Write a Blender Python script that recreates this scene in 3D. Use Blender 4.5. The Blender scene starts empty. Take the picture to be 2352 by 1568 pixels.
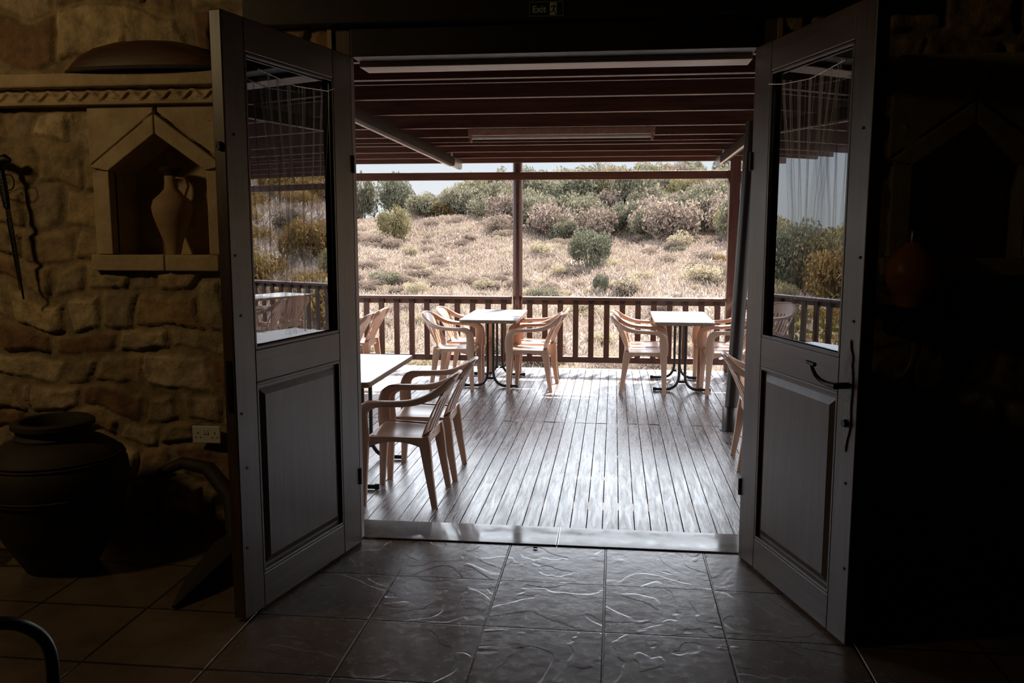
import bpy, bmesh, math, random
import numpy as np
from mathutils import Vector, Matrix, noise
C = bpy.context.scene.collection
random.seed(7); RNG = np.random.default_rng(11)
PI = math.pi
DZ = -0.12            # terrace deck level

# ------------------------------------------------------------------ helpers
class M:
    def __init__(s): s.v=[]; s.f=[]
    def add(s, vs, fs):
        n=len(s.v); s.v+= [tuple(map(float,p)) for p in vs]; s.f+=[tuple(i+n for i in f) for f in fs]; return s
    def box(s, x0,x1,y0,y1,z0,z1, mat=None):
        vs=[Vector(p) for p in [(x0,y0,z0),(x1,y0,z0),(x1,y1,z0),(x0,y1,z0),(x0,y0,z1),(x1,y0,z1),(x1,y1,z1),(x0,y1,z1)]]
        if mat: vs=[mat@p for p in vs]
        return s.add(vs,[(3,2,1,0),(4,5,6,7),(0,1,5,4),(1,2,6,5),(2,3,7,6),(3,0,4,7)])
    def prism(s, pts, y0, y1):          # outline in XZ, extruded along Y
        n=len(pts); vs=[(x,y0,z) for x,z in pts]+[(x,y1,z) for x,z in pts]
        return s.add(vs,[tuple(range(n)),tuple(range(2*n-1,n-1,-1))]+[(i,i+n,(i+1)%n+n,(i+1)%n) for i in range(n)])
    def sweep(s, pts, secs, side=None, n=12, square=False, closed=False, cap=True):
        P=[Vector(p) for p in pts]; L=len(P); rings=[]
        if not isinstance(secs,list): secs=[secs]*L
        prevs=None
        for i,p in enumerate(P):
            if closed: t=(P[(i+1)%L]-P[i-1])
            else: t=(P[min(i+1,L-1)]-P[max(i-1,0)])
            t.normalize()
            if side is not None: a=Vector(side)
            else:
                a=prevs if prevs is not None else (Vector((0,0,1)) if abs(t.z)<.9 else Vector((1,0,0)))
            a=(a-t*a.dot(t)); a.normalize(); prevs=a; b=t.cross(a)
            sa,sb=secs[i] if isinstance(secs[i],(tuple,list)) else (secs[i],secs[i])
            ring=[]
            for k in range(n):
                th=2*PI*(k+.5)/n; c,d=math.cos(th),math.sin(th)
                if square:
                    q=(abs(c)**5+abs(d)**5)**(-1/5.); c*=q; d*=q
                ring.append(p+a*(c*sa)+b*(d*sb))
            rings.append(ring)
        vs=[q for r in rings for q in r]; fs=[]
        for i in range(L if closed else L-1):
            j=(i+1)%L
            for k in range(n): fs.append((i*n+k,i*n+(k+1)%n,j*n+(k+1)%n,j*n+k))
        if cap and not closed: fs+=[tuple(range(n-1,-1,-1)),tuple((L-1)*n+k for k in range(n))]
        return s.add(vs,fs)
    def lathe(s, prof, c=(0,0,0), n=40, sx=1, sy=1):
        vs=[];fs=[];L=len(prof)
        for r,z in prof:
            for k in range(n):
                t=2*PI*k/n; vs.append((c[0]+r*sx*math.cos(t),c[1]+r*sy*math.sin(t),c[2]+z))
        for i in range(L-1):
            for k in range(n): fs.append((i*n+k,i*n+(k+1)%n,(i+1)*n+(k+1)%n,(i+1)*n+k))
        fs.append(tuple(range(n-1,-1,-1))); fs.append(tuple((L-1)*n+k for k in range(n)))
        return s.add(vs,fs)
    def build(s, name, mat, parent=None, smooth=False, bevel=0, segs=2):
        me=bpy.data.meshes.new(name); me.from_pydata(s.v,[],s.f); me.update()
        bm=bmesh.new(); bm.from_mesh(me); bmesh.ops.recalc_face_normals(bm,faces=bm.faces); bm.to_mesh(me); bm.free()
        o=bpy.data.objects.new(name,me); C.objects.link(o); o.parent=parent
        if mat: me.materials.append(mat)
        if smooth:
            for p in me.polygons: p.use_smooth=True
            md=o.modifiers.new('n','EDGE_SPLIT'); md.split_angle=math.radians(48)
        if bevel:
            b=o.modifiers.new('b','BEVEL'); b.width=bevel; b.segments=segs; b.limit_method='ANGLE'; b.angle_limit=math.radians(50)
        return o
def npmesh(name, V, F, mat, parent=None, smooth=False, col=None):
    V=np.asarray(V,np.float32); F=np.asarray(F,np.int32); me=bpy.data.meshes.new(name)
    k=F.shape[1]; me.vertices.add(len(V)); me.vertices.foreach_set('co',V.ravel())
    me.loops.add(F.size); me.loops.foreach_set('vertex_index',F.ravel())
    me.polygons.add(len(F)); me.polygons.foreach_set('loop_start',np.arange(0,F.size,k,dtype=np.int32))
    me.update(calc_edges=True); me.validate()
    if smooth: me.polygons.foreach_set('use_smooth',np.ones(len(me.polygons),bool))
    if col is not None:
        at=me.color_attributes.new('Col','FLOAT_COLOR','POINT'); c=np.ones((len(V),4),np.float32); c[:,:3]=col; at.data.foreach_set('color',c.ravel())
    me.materials.append(mat); o=bpy.data.objects.new(name,me); C.objects.link(o); o.parent=parent
    return o
def tag(o,label=None,cat=None,group=None,kind=None):
    if label: o['label']=label
    if cat: o['category']=cat
    if group: o['group']=group
    if kind: o['kind']=kind
    return o
def empty(name,loc=(0,0,0),rz=0,**k):
    o=bpy.data.objects.new(name,None); C.objects.link(o); o.location=loc; o.rotation_euler=(0,0,rz); o.empty_display_size=.1
    return tag(o,**k)
def dup(root,loc,rz,label,group=None):
    r=root.copy(); C.objects.link(r); r.location=loc; r.rotation_euler=(0,0,rz); r['label']=label
    if group: r['group']=group
    elif 'group' in r: del r['group']
    for ch in list(root.children):
        c=ch.copy(); C.objects.link(c); c.parent=r
        for g in list(ch.children):
            d=g.copy(); C.objects.link(d); d.parent=c
    return r
_T=np.random.default_rng(5).random((256,256))
def vn(x,y):
    x=np.asarray(x)+100.; y=np.asarray(y)+100.; xi=np.floor(x).astype(int); yi=np.floor(y).astype(int); fx=x-xi; fy=y-yi
    fx=fx*fx*(3-2*fx); fy=fy*fy*(3-2*fy); g=lambda a,b:_T[a%256,b%256]
    return (g(xi,yi)*(1-fx)+g(xi+1,yi)*fx)*(1-fy)+(g(xi,yi+1)*(1-fx)+g(xi+1,yi+1)*fx)*fy
def fbm(x,y,o=4):
    r=0;a=.5
    for i in range(o): r=r+a*vn(x*2**i+i*17,y*2**i+i*31); a*=.5
    return r

# ------------------------------------------------------------------ materials
class NT:
    def __init__(s,name):
        s.m=bpy.data.materials.new(name); s.m.use_nodes=True; s.t=s.m.node_tree; s.N=s.t.nodes; s.L=s.t.links
        s.b=s.N['Principled BSDF']; s.out=s.N['Material Output']
    def n(s,ty,**k):
        x=s.N.new('ShaderNode'+ty)
        for a,v in k.items():
            if a.startswith('i_'): x.inputs[a[2:].replace('_',' ')].default_value=v
            else: setattr(x,a,v)
        return x
    def l(s,a,b): s.L.new(a,b)
    def co(s,kind='Object',scale=(1,1,1)):
        t=s.n('TexCoord'); mp=s.n('Mapping'); mp.inputs['Scale'].default_value=scale; s.l(t.outputs[kind],mp.inputs[0]); return mp.outputs[0]
    def noise(s,vec,scale=5,detail=4,rough=.55,dist=0):
        x=s.n('TexNoise'); x.inputs['Scale'].default_value=scale; x.inputs['Detail'].default_value=detail; x.inputs['Roughness'].default_value=rough; x.inputs['Distortion'].default_value=dist
        s.l(vec,x.inputs['Vector']); return x.outputs['Fac']
    def ramp(s,f,stops):
        r=s.n('ValToRGB'); e=r.color_ramp.elements
        while len(e)<len(stops): e.new(.5)
        for q,(p,c) in zip(e,stops): q.position=p; q.color=(*c,1) if len(c)==3 else c
        s.l(f,r.inputs[0]); return r.outputs[0]
    def mix(s,f,a,b,mode='MIX'):
        x=s.n('MixRGB'); x.blend_type=mode
        for i,q in ((0,f),(1,a),(2,b)):
            if hasattr(q,'is_linked') or hasattr(q,'links'): s.l(q,x.inputs[i])
            elif i==0: x.inputs[0].default_value=q
            else: x.inputs[i].default_value=(*q,1)
        return x.outputs[0]
    def math(s,op,a,b=None,c=None):
        x=s.n('Math'); x.operation=op
        for i,q in enumerate((a,b,c)):
            if q is None: continue
            if hasattr(q,'links'): s.l(q,x.inputs[i])
            else: x.inputs[i].default_value=q
        return x.outputs[0]
    def bump(s,h,st=.3,d=.01,nrm=None):
        b=s.n('Bump'); b.inputs['Strength'].default_value=st; b.inputs['Distance'].default_value=d; s.l(h,b.inputs['Height'])
        if nrm: s.l(nrm,b.inputs['Normal'])
        s.l(b.outputs[0],s.b.inputs['Normal']); return b.outputs[0]
    def set(s,col=None,rough=None,metal=None,**k):
        for nm,v in (('Base Color',col),('Roughness',rough),('Metallic',metal)):
            if v is None: continue
            if hasattr(v,'links'): s.l(v,s.b.inputs[nm])
            elif nm=='Base Color': s.b.inputs[nm].default_value=(*v,1)
            else: s.b.inputs[nm].default_value=v
        for nm,v in k.items(): s.b.inputs[nm.replace('_',' ')].default_value=v
        return s.m
def rough_mat(name,c1,c2,scale=8,rough=.7,bump=.2,bd=.004,sc=(1,1,1),metal=0,**k):
    t=NT(name); v=t.co(scale=sc); f=t.noise(v,scale,5); c=t.ramp(f,[(.3,c1),(.7,c2)])
    if bump: t.bump(t.noise(v,scale*4,4),bump,bd)
    return t.set(c,rough,metal,**k)
def wood(name,c1,c2,axis='z',rough=.4,scale=1,bump=.15,**k):
    t=NT(name); sc={'x':(1,14,14),'y':(14,1,14),'z':(14,14,1)}[axis]; v=t.co(scale=tuple(q*scale for q in sc))
    f=t.noise(v,2.2,6,.6,.6); c=t.ramp(f,[(.3,c1),(.7,c2)])
    r=t.math('MULTIPLY_ADD',t.noise(t.co(),3,3),.25,rough-.12)
    t.bump(f,bump,.003); return t.set(c,r,0,**k)
MDOOR=wood('door_wood',(.034,.019,.012),(.085,.048,.032),'z',.36,bump=.07,IOR=1.65)
MDOORH=wood('door_wood_rail',(.034,.019,.012),(.085,.048,.032),'x',.36,bump=.07,IOR=1.65)
MDARK=wood('dark_frame_wood',(.010,.006,.004),(.026,.014,.008),'x',.5)
MJAMB=wood('jamb_wood',(.09,.06,.045),(.16,.11,.085),'z',.45)
MLITUNDER=wood('lit_underside_wood',(.62,.50,.43),(.80,.68,.60),'x',.45)  # pale colour stands in for light caught by door-head and track undersides
MBEAM=wood('roof_beam_wood',(.050,.015,.007),(.15,.050,.024),'x',.5)
MRAFT=wood('awning_rail',(.014,.009,.006),(.045,.026,.015),'y',.6,Specular_IOR_Level=.12)
MRAIL=wood('railing_wood',(.045,.018,.011),(.12,.05,.032),'x',.4)
MBAL=wood('baluster_wood',(.035,.014,.009),(.095,.038,.025),'z',.4)
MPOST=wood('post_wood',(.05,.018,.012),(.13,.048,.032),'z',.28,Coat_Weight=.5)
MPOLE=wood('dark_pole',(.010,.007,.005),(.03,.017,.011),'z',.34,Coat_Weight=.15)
MOLD=wood('old_dark_wood',(.008,.005,.003),(.03,.017,.01),'y',.7)
MBRN=wood('bowl_wood',(.035,.014,.007),(.10,.04,.02),'x',.55)
MPLAST=rough_mat('beige_plastic',(.50,.300,.205),(.56,.350,.245),5,.30,.03,.001)
t=NT('tabletop_laminate'); v=t.co(); MTOP=t.set(t.ramp(t.noise(v,60,3),[(.35,(.50,.50,.49)),(.65,(.58,.58,.57))]),t.math('MULTIPLY_ADD',t.noise(v,6,3),.2,.12),0,IOR=1.6)
t=NT('chipboard_edge'); v=t.co(); MCHIP=t.set(t.ramp(t.noise(v,170,3,.7),[(.38,(.05,.026,.016)),(.5,(.22,.125,.07)),(.62,(.50,.36,.22))]),.7)
MBLACK=rough_mat('black_steel',(.010,.009,.008),(.022,.018,.014),12,.32,.05)
MIRON=rough_mat('aged_iron',(.010,.009,.008),(.035,.030,.025),30,.42,.6,.004,metal=.7)
MPLATE=rough_mat('hammered_plate',(.05,.045,.04),(.14,.125,.11),60,.28,1,.006,metal=.9)
MSTEEL=rough_mat('bright_steel',(.4,.38,.33),(.6,.56,.5),20,.25,0,metal=1)
MALU=rough_mat('aluminium_cap',(.35,.35,.36),(.6,.6,.6),20,.35,.1,metal=.8)
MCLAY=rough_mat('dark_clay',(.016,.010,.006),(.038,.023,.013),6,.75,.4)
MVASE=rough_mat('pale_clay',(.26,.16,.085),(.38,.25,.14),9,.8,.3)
MSTONE=rough_mat('dressed_limestone',(.32,.23,.13),(.50,.38,.23),7,.9,.6,.008)
MSOCK=rough_mat('socket_plastic',(.60,.56,.50),(.68,.64,.58),10,.35,0)
MHOLE=rough_mat('black_recess',(.004,.004,.004),(.008,.008,.008),5,.8,0)
MGOURD=rough_mat('orange_gourd',(.48,.15,.04),(.70,.27,.09),8,.4,.1)
MHORN=rough_mat('horn',(.10,.07,.04),(.28,.20,.11),6,.35,.1)
MSIGN=rough_mat('sign_green',(.004,.020,.010),(.008,.028,.014),5,.5,0)
MSIGNL=rough_mat('sign_pale',(.50,.52,.36),(.60,.60,.44),5,.6,0)
MPLAS=rough_mat('dark_plaster',(.06,.045,.03),(.09,.07,.045),4,.9,.2)
MCEIL=wood('dark_ceiling',(.02,.012,.008),(.04,.024,.015),'x',.8)
MTUBEH=rough_mat('lamp_housing',(.34,.17,.11),(.50,.28,.19),25,.5,.1)
MTUBE=rough_mat('lamp_tube',(.75,.72,.68),(.82,.80,.76),5,.3,0)
# marble sill
t=NT('marble_sill'); v=t.co(); f=t.noise(v,4,8,.65,1.2)
MSILL=t.set(t.ramp(f,[(.3,(.24,.23,.23)),(.5,(.38,.37,.37)),(.7,(.50,.49,.50))]),t.math('MULTIPLY_ADD',t.noise(v,9,4),.16,.0),0,IOR=1.8)
# rubble masonry uses per-stone colour
t=NT('rubble_stone'); v=t.co(); at=t.n('Attribute',attribute_name='Col'); f=t.noise(v,14,6,.65)
c=t.mix(1.0,at.outputs['Color'],t.ramp(f,[(.3,(.55,.55,.55)),(.65,(1.15,1.12,1.05))]),'MULTIPLY')
t.bump(t.noise(v,38,6,.7),.9,.012); MRUB=t.set(c,.92)
# floor tiles
t=NT('slate_floor_tile'); v=t.co(); sx=t.n('SeparateXYZ'); t.l(v,sx.inputs[0])
TX,TY=.4675,.4495
fx=t.math('DIVIDE',t.math('ADD',sx.outputs[0],.9545+TX*20),TX); fy=t.math('DIVIDE',t.math('ADD',sx.outputs[1],-4.102+TY*20),TY)
def edge(f,T):
    fr=t.math('FRACT',f); d=t.math('MINIMUM',fr,t.math('SUBTRACT',1,fr)); return t.math('MULTIPLY',d,T)
de=t.math('MINIMUM',edge(fx,TX),edge(fy,TY))
mr=t.n('MapRange'); mr.inputs['From Min'].default_value=.0022; mr.inputs['From Max'].default_value=.0062; t.l(de,mr.inputs[0]); tile=mr.outputs[0]
cx=t.n('CombineXYZ'); t.l(t.math('FLOOR',fx),cx.inputs[0]); t.l(t.math('FLOOR',fy),cx.inputs[1])
wn=t.n('TexWhiteNoise'); t.l(cx.outputs[0],wn.inputs['Vector'])
va=t.n('VectorMath',operation='MULTIPLY_ADD'); t.l(wn.outputs['Color'],va.inputs[0]); va.inputs[1].default_value=(7,7,7); t.l(v,va.inputs[2]); vv=va.outputs[0]
# slate ledges: terraced warped noise gives step edges like riven slate
nz=t.n('TexNoise'); nz.inputs['Scale'].default_value=2.3; nz.inputs['Detail'].default_value=3; nz.inputs['Roughness'].default_value=.42; nz.inputs['Distortion'].default_value=.9; t.l(vv,nz.inputs['Vector'])
st=t.math('MULTIPLY',nz.outputs['Fac'],7.0); fl=t.math('FLOOR',st); fr=t.math('FRACT',st)
mr2=t.n('MapRange'); mr2.inputs['From Min'].default_value=.0; mr2.inputs['From Max'].default_value=.10; t.l(fr,mr2.inputs[0])
step=t.math('DIVIDE',t.math('ADD',fl,mr2.outputs[0]),7.0)
fine=t.noise(vv,26,5,.6); fine2=t.noise(vv,9,4,.5)
h=t.math('ADD',t.math('MULTIPLY',step,.55),t.math('ADD',t.math('MULTIPLY',fine,.10),t.math('MULTIPLY',fine2,.16)))
h=t.math('MULTIPLY',t.math('ADD',h,.9),tile)
col=t.ramp(t.noise(vv,3.5,5,.6,.4),[(.3,(.105,.073,.055)),(.55,(.16,.115,.085)),(.75,(.20,.15,.115))])
col=t.mix(tile,(.045,.035,.028),col); t.bump(h,1,.0080)
MTILE=t.set(col,t.math('MULTIPLY_ADD',fine,.24,.13),0,IOR=2.0)
# deck boards: varnish worn in places, tone changes from board to board
t=NT('deck_board'); v=t.co(); sx=t.n('SeparateXYZ'); t.l(v,sx.inputs[0])
bi=t.math('FLOOR',t.math('DIVIDE',t.math('ADD',sx.outputs[0],50.),.0905)); si=t.math('GREATER_THAN',sx.outputs[1],7.39)
cx=t.n('CombineXYZ'); t.l(bi,cx.inputs[0]); t.l(si,cx.inputs[1]); wn=t.n('TexWhiteNoise'); t.l(cx.outputs[0],wn.inputs['Vector'])
va=t.n('VectorMath',operation='MULTIPLY_ADD'); t.l(wn.outputs['Color'],va.inputs[0]); va.inputs[1].default_value=(5,5,5); t.l(t.co(scale=(18,1.6,18)),va.inputs[2])
g=t.noise(va.outputs[0],2.0,7,.62,.6)
w=t.noise(t.co(scale=(3,1.3,3)),1.6,6,.65,.5)
c=t.ramp(g,[(.28,(.045,.030,.026)),(.5,(.19,.150,.140)),(.72,(.42,.365,.35))])
c=t.mix(t.math('MULTIPLY',w,.55),c,(.35,.315,.305)); hs=t.n('HueSaturation'); t.l(c,hs.inputs['Color']); t.l(t.math('MULTIPLY_ADD',wn.outputs['Value'],.6,.70),hs.inputs['Value'])
g2=t.noise(t.co(scale=(70,3.2,70)),1.5,5,.6,1.0); gr=t.ramp(g2,[(.36,(.28,.24,.22)),(.48,(1,1,1)),(.8,(1.1,1.1,1.1))]); grained=t.mix(1.0,hs.outputs[0],gr,'MULTIPLY')
# nail heads across each board at every joist
ny=t.math('FRACT',t.math('DIVIDE',sx.outputs[1],.62)); nx=t.math('FRACT',t.math('DIVIDE',t.math('ADD',sx.outputs[0],50.),.03017))
dn=t.math('ADD',t.math('POWER',t.math('MULTIPLY',t.math('SUBTRACT',ny,.5),.62),2.),t.math('POWER',t.math('MULTIPLY',t.math('SUBTRACT',nx,.5),.03017),2.))
nail=t.math('LESS_THAN',dn,.000022)
col=t.mix(nail,grained,(.015,.010,.008)); hh=t.math('SUBTRACT',t.math('ADD',t.math('ADD',t.math('MULTIPLY',g,.5),t.math('MULTIPLY',g2,.5)),t.math('MULTIPLY',w,.6)),t.math('MULTIPLY',nail,.6))
t.bump(hh,.6,.004)
MDECK=t.set(col,t.math('MULTIPLY_ADD',g,.55,-.03),0,IOR=1.5)
# glass pane
t=NT('door_glass'); gl=t.n('BsdfGlossy'); gl.inputs['Roughness'].default_value=0.0; gl.inputs['Color'].default_value=(.95,.97,1,1); tr=t.n('BsdfTransparent'); tr.inputs['Color'].default_value=(.8,.82,.8,1)
fz=t.n('Fresnel'); fz.inputs['IOR'].default_value=2.3; mx=t.n('MixShader'); t.l(t.math('MULTIPLY_ADD',fz.outputs[0],1.5,.06),mx.inputs[0]); t.l(tr.outputs[0],mx.inputs[1]); t.l(gl.outputs[0],mx.inputs[2]); t.l(mx.outputs[0],t.out.inputs[0]); MGLASS=t.m
# sheer curtain
t=NT('sheer_curtain'); df=t.n('BsdfDiffuse'); df.inputs[0].default_value=(.92,.88,.80,1); tl=t.n('BsdfTranslucent'); tl.inputs[0].default_value=(.85,.82,.76,1)
m1=t.n('MixShader'); m1.inputs[0].default_value=.5; t.l(df.outputs[0],m1.inputs[1]); t.l(tl.outputs[0],m1.inputs[2]); tr=t.n('BsdfTransparent'); m2=t.n('MixShader'); lw=t.n('LayerWeight'); lw.inputs['Blend'].default_value=.5; t.l(t.math('MULTIPLY_ADD',t.math('POWER',lw.outputs['Facing'],4.0),.75,.07),m2.inputs[0])
t.l(tr.outputs[0],m2.inputs[1]); t.l(m1.outputs[0],m2.inputs[2]); t.l(m2.outputs[0],t.out.inputs[0]); MCURT=t.m
# vegetation
def leafmat(name,cols,tl=.4,scale=1.2):
    t=NT(name); oi=t.n('ObjectInfo'); ge=t.n('NewGeometry'); nz=t.noise(t.co('Object'),scale,3); 
    v=t.math('ADD',t.math('MULTIPLY',nz,.7),t.math('MULTIPLY',ge.outputs['Random Per Island'],.45))
    c=t.ramp(v,[(.25+.5*i/(len(cols)-1),q) for i,q in enumerate(cols)]); hs=t.n('HueSaturation'); t.l(c,hs.inputs['Color'])
    t.l(t.math('MULTIPLY_ADD',oi.outputs['Random'],.18,.50),hs.inputs['Value']); c=hs.outputs[0]
    df=t.n('BsdfDiffuse'); t.l(c,df.inputs[0]); b=t.n('BsdfTranslucent'); t.l(c,b.inputs[0]); m=t.n('MixShader'); m.inputs[0].default_value=tl
    t.l(df.outputs[0],m.inputs[1]); t.l(b.outputs[0],m.inputs[2]); t.l(m.outputs[0],t.out.inputs[0]); return t.m
LGREY=leafmat('grey_green_leaf',[(.13,.125,.085),(.23,.215,.145),(.36,.32,.22)])
LOLIVE=leafmat('olive_leaf',[(.14,.12,.05),(.27,.23,.11),(.44,.37,.21)])
LPINK=leafmat('dry_pinkish_leaf',[(.20,.145,.115),(.33,.25,.20),(.46,.36,.28)])
LYEL=leafmat('straw_yellow_leaf',[(.36,.28,.17),(.52,.43,.28),(.66,.57,.40)])
LDARK=leafmat('dark_green_leaf',[(.11,.115,.075),(.19,.19,.13),(.30,.29,.20)])
LBRN=leafmat('orange_brown_leaf',[(.16,.085,.04),(.34,.20,.08),(.52,.37,.14)])
LVINE=leafmat('yellow_vine_leaf',[(.30,.24,.04),(.55,.42,.07),(.40,.42,.10)],.5)
GRASS=leafmat('dry_grass_blade',[(.34,.245,.19),(.50,.385,.30),(.64,.52,.41)],.35,.25)
MBARK=rough_mat('bark',(.10,.07,.05),(.18,.13,.10),10,.9,.3)
t=NT('dry_hillside_soil'); v=t.co(); MSOIL=t.set(t.ramp(t.noise(v,.35,8,.65),[(.3,(.13,.09,.07)),(.5,(.20,.15,.12)),(.7,(.25,.20,.155))]),.95)

# ------------------------------------------------------------------ room shell
tag(M().box(-4.6,3.0,-3.0,4.102,-.1,0).build('floor',MTILE),kind='structure')
tag(M().box(-4.6,3.0,-3.1,4.4,3.0,3.1).build('ceiling',MCEIL),kind='structure')
tag(M().box(-4.7,-4.6,-3.1,4.4,-.1,3.1).build('wall_left',MPLAS),kind='structure')
tag(M().box(3.0,3.1,-3.1,4.4,-.1,3.1).build('wall_right',MPLAS),kind='structure')
tag(M().box(-4.6,3.0,-3.1,-3.0,-.1,3.1).build('wall_back',MPLAS),kind='structure')
core=M().box(-4.6,-1.345,4.30,4.40,-.1,3.1).box(.70,3.0,4.30,4.40,-.1,3.1).box(-1.30,.68,4.14,4.40,2.46,3.1)
core
front=core.build('wall_front',MPLAS); tag(front,kind='structure')
def stone_skin(x0,x1,z0,z1,holes,seed):
    rs=np.random.default_rng(seed); st=.0105
    xs=np.arange(x0,x1+st*.5,st); zs=np.arange(z0,z1+st*.5,st); X,Z=np.meshgrid(xs,zs); nx,nz=len(xs),len(zs)
    wx=X+.10*(fbm(X*3.1+seed,Z*3.1)-.45)+.05*(vn(X*7,Z*7)-.5); wz=Z+.24*(fbm(X*2.1,Z*2.1+seed)-.45)+.05*(vn(X*6+5,Z*6)-.5)
    rows=[z0-.2]
    while rows[-1]<z1+.3: rows.append(rows[-1]+rs.uniform(.11,.25))
    rows=np.array(rows); ri=np.clip(np.searchsorted(rows,wz)-1,0,len(rows)-2)
    dist=np.minimum(wz-rows[ri],rows[ri+1]-wz); sid=np.zeros(X.shape,int)
    for r in range(len(rows)-1):
        j=[x0-.3-rs.uniform(0,.3)]
        while j[-1]<x1+.4: j.append(j[-1]+rs.uniform(.13,.40))
        j=np.array(j); jt=rs.uniform(-.25,.25,len(j))
        m=ri==r
        wxx=wx[m]+.25*(wz[m]-rows[r])*np.sin(np.floor(wx[m]*3)*1.7)
        k=np.clip(np.searchsorted(j,wxx)-1,0,len(j)-2)
        dist[m]=np.minimum(dist[m],np.minimum(wxx-j[k],j[k+1]-wxx)); sid[m]=r*97+k
    rb=np.random.default_rng(seed+1).random((20000,4)); q=rb[sid%20000]
    big=np.clip((dist-.004-.014*q[...,3]+.02*(fbm(X*11,Z*11)-.5))/.018,0,1); big=big*big*(3-2*big)
    tilt=(q[...,1]-.5)*.10*np.sin(X*9+q[...,2]*6)+(q[...,2]-.5)*.02
    h=big*(.012+.020*q[...,0]+tilt*.16)+(.022*(fbm(X*16,Z*16)-.45)+.030*(fbm(X*6+9,Z*6)-.45))*(.5+.6*big)+.006
    pal=np.array([(.42,.30,.165),(.50,.38,.22),(.36,.235,.125),(.30,.17,.095),(.46,.35,.23),(.55,.43,.27)])
    col=pal[(q[...,1]*5.99).astype(int)]*(.72+.45*q[...,2][...,None]); mort=np.array((.40,.30,.175))
    col=col*big[...,None]+mort*(1-big[...,None])*.8; col*= (.72+.6*fbm(X*7,Z*7))[...,None]
    Y=4.10-h; keep=np.ones(X.shape,bool)
    for hf in holes: keep&=~hf(X,Z)
    V=np.stack([X,Y,Z],-1).reshape(-1,3); idx=np.arange(nx*nz).reshape(nz,nx)
    F=np.stack([idx[:-1,:-1],idx[:-1,1:],idx[1:,1:],idx[1:,:-1]],-1).reshape(-1,4)
    kc=(keep[:-1,:-1]&keep[:-1,1:]&keep[1:,1:]&keep[1:,:-1]).ravel()
    return V,F[kc],col.reshape(-1,3)
def niche_hole(cx):
    def f(X,Z):
        top=np.where(Z<1.83,1,(np.abs(X-cx)<.27*(2.03-Z)/.20))
        return (np.abs(X-cx)<.262)&(Z>1.40)&(Z<2.03)&(top>0)
    return f
NL,NR=-2.213,1.547
a=stone_skin(-4.6,-1.33,0,3.0,[niche_hole(NL)],3); b=stone_skin(.71,3.0,0,3.0,[niche_hole(NR)],8)
tag(npmesh('wall_front',a[0],a[1],MRUB,smooth=True,col=a[2]),kind='structure'); tag(npmesh('wall_front',b[0],b[1],MRUB,smooth=True,col=b[2]),kind='structure')
# reveals, door frame, lintel, sill
tag(M().box(-1.345,-1.325,4.06,4.32,0,2.52).box(.70,.72,4.06,4.32,0,2.52).build('trim_1',MSTONE),kind='structure')
tag(M().box(-1.33,-1.240,4.075,4.13,0,2.50).box(.618,.71,4.075,4.13,0,2.50).build('door_3',MJAMB,bevel=.004),kind='structure')
tag(M().box(-1.235,.618,4.06,4.20,2.345,2.50).build('trim_2',MDARK,bevel=.004),kind='structure')
tag(M().box(-1.235,.618,4.20,4.36,2.322,2.50).build('trim_3',MLITUNDER,bevel=.004),kind='structure')
lb=M().box(-1.725,1.185,3.99,4.14,2.478,2.995).build('trim_4',MDARK,bevel=.006); tag(lb,kind='structure')
for xa,xb in ((-1.325,-.262),(-.259,.70)):
    tag(M().box(xa,xb,4.102,4.365,-.08,.006).build('trim_5',MSILL,bevel=.004),kind='structure')

# niches with dressed slabs
def niche(cx,label):
    r=empty('stone_niche',(cx,4.1,1.42),label=label,cat='niche')
    def pr(name,pts,y0=-.052,y1=.02): return M().prism([(x,z-1.42) for x,z in pts],y0,y1).build(name,MSTONE,r,bevel=.006)
    pr('sill_slab',[(-.36,1.345),(.02,1.345),(.02,1.423),(-.36,1.423)],-.066); pr('sill_slab',[(.024,1.345),(.30,1.345),(.30,1.423),(.024,1.423)],-.064)
    pr('side_slab',[(-.335,1.425),(-.25,1.425),(-.25,1.83),(-.335,1.825)]); pr('side_slab',[(.25,1.425),(.315,1.425),(.315,1.825),(.25,1.83)])
    pr('gable_slab',[(-.345,1.85),(-.25,1.83),(-.002,2.005),(-.002,2.10)],-.060); pr('gable_slab',[(.002,2.10),(.002,2.005),(.25,1.83),(.345,1.85)],-.058)
    pr('spandrel_slab',[(-.35,1.86),(-.01,2.11),(-.01,2.15),(-.35,2.15)],-.044); pr('spandrel_slab',[(.35,1.86),(.35,2.15),(.01,2.15),(.01,2.11)],-.042)
    bx=M(); o=[(-.25,0),(.25,0),(.25,.41),(0,.585),(-.25,.41)]; n=5; vs=[(x,.0,z) for x,z in o]+[(x,.19,z) for x,z in o]
    bx.add(vs,[(9,8,7,6,5)]+[(i,(i+1)%n,(i+1)%n+n,i+n) for i in range(n)]); bx.build('recess',MSTONE,r)
    return r
niche(NL,'gabled stone wall niche holding a tall clay vase, left wall'); niche(NR,'gabled stone wall niche in deep shadow behind the right door')
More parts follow.
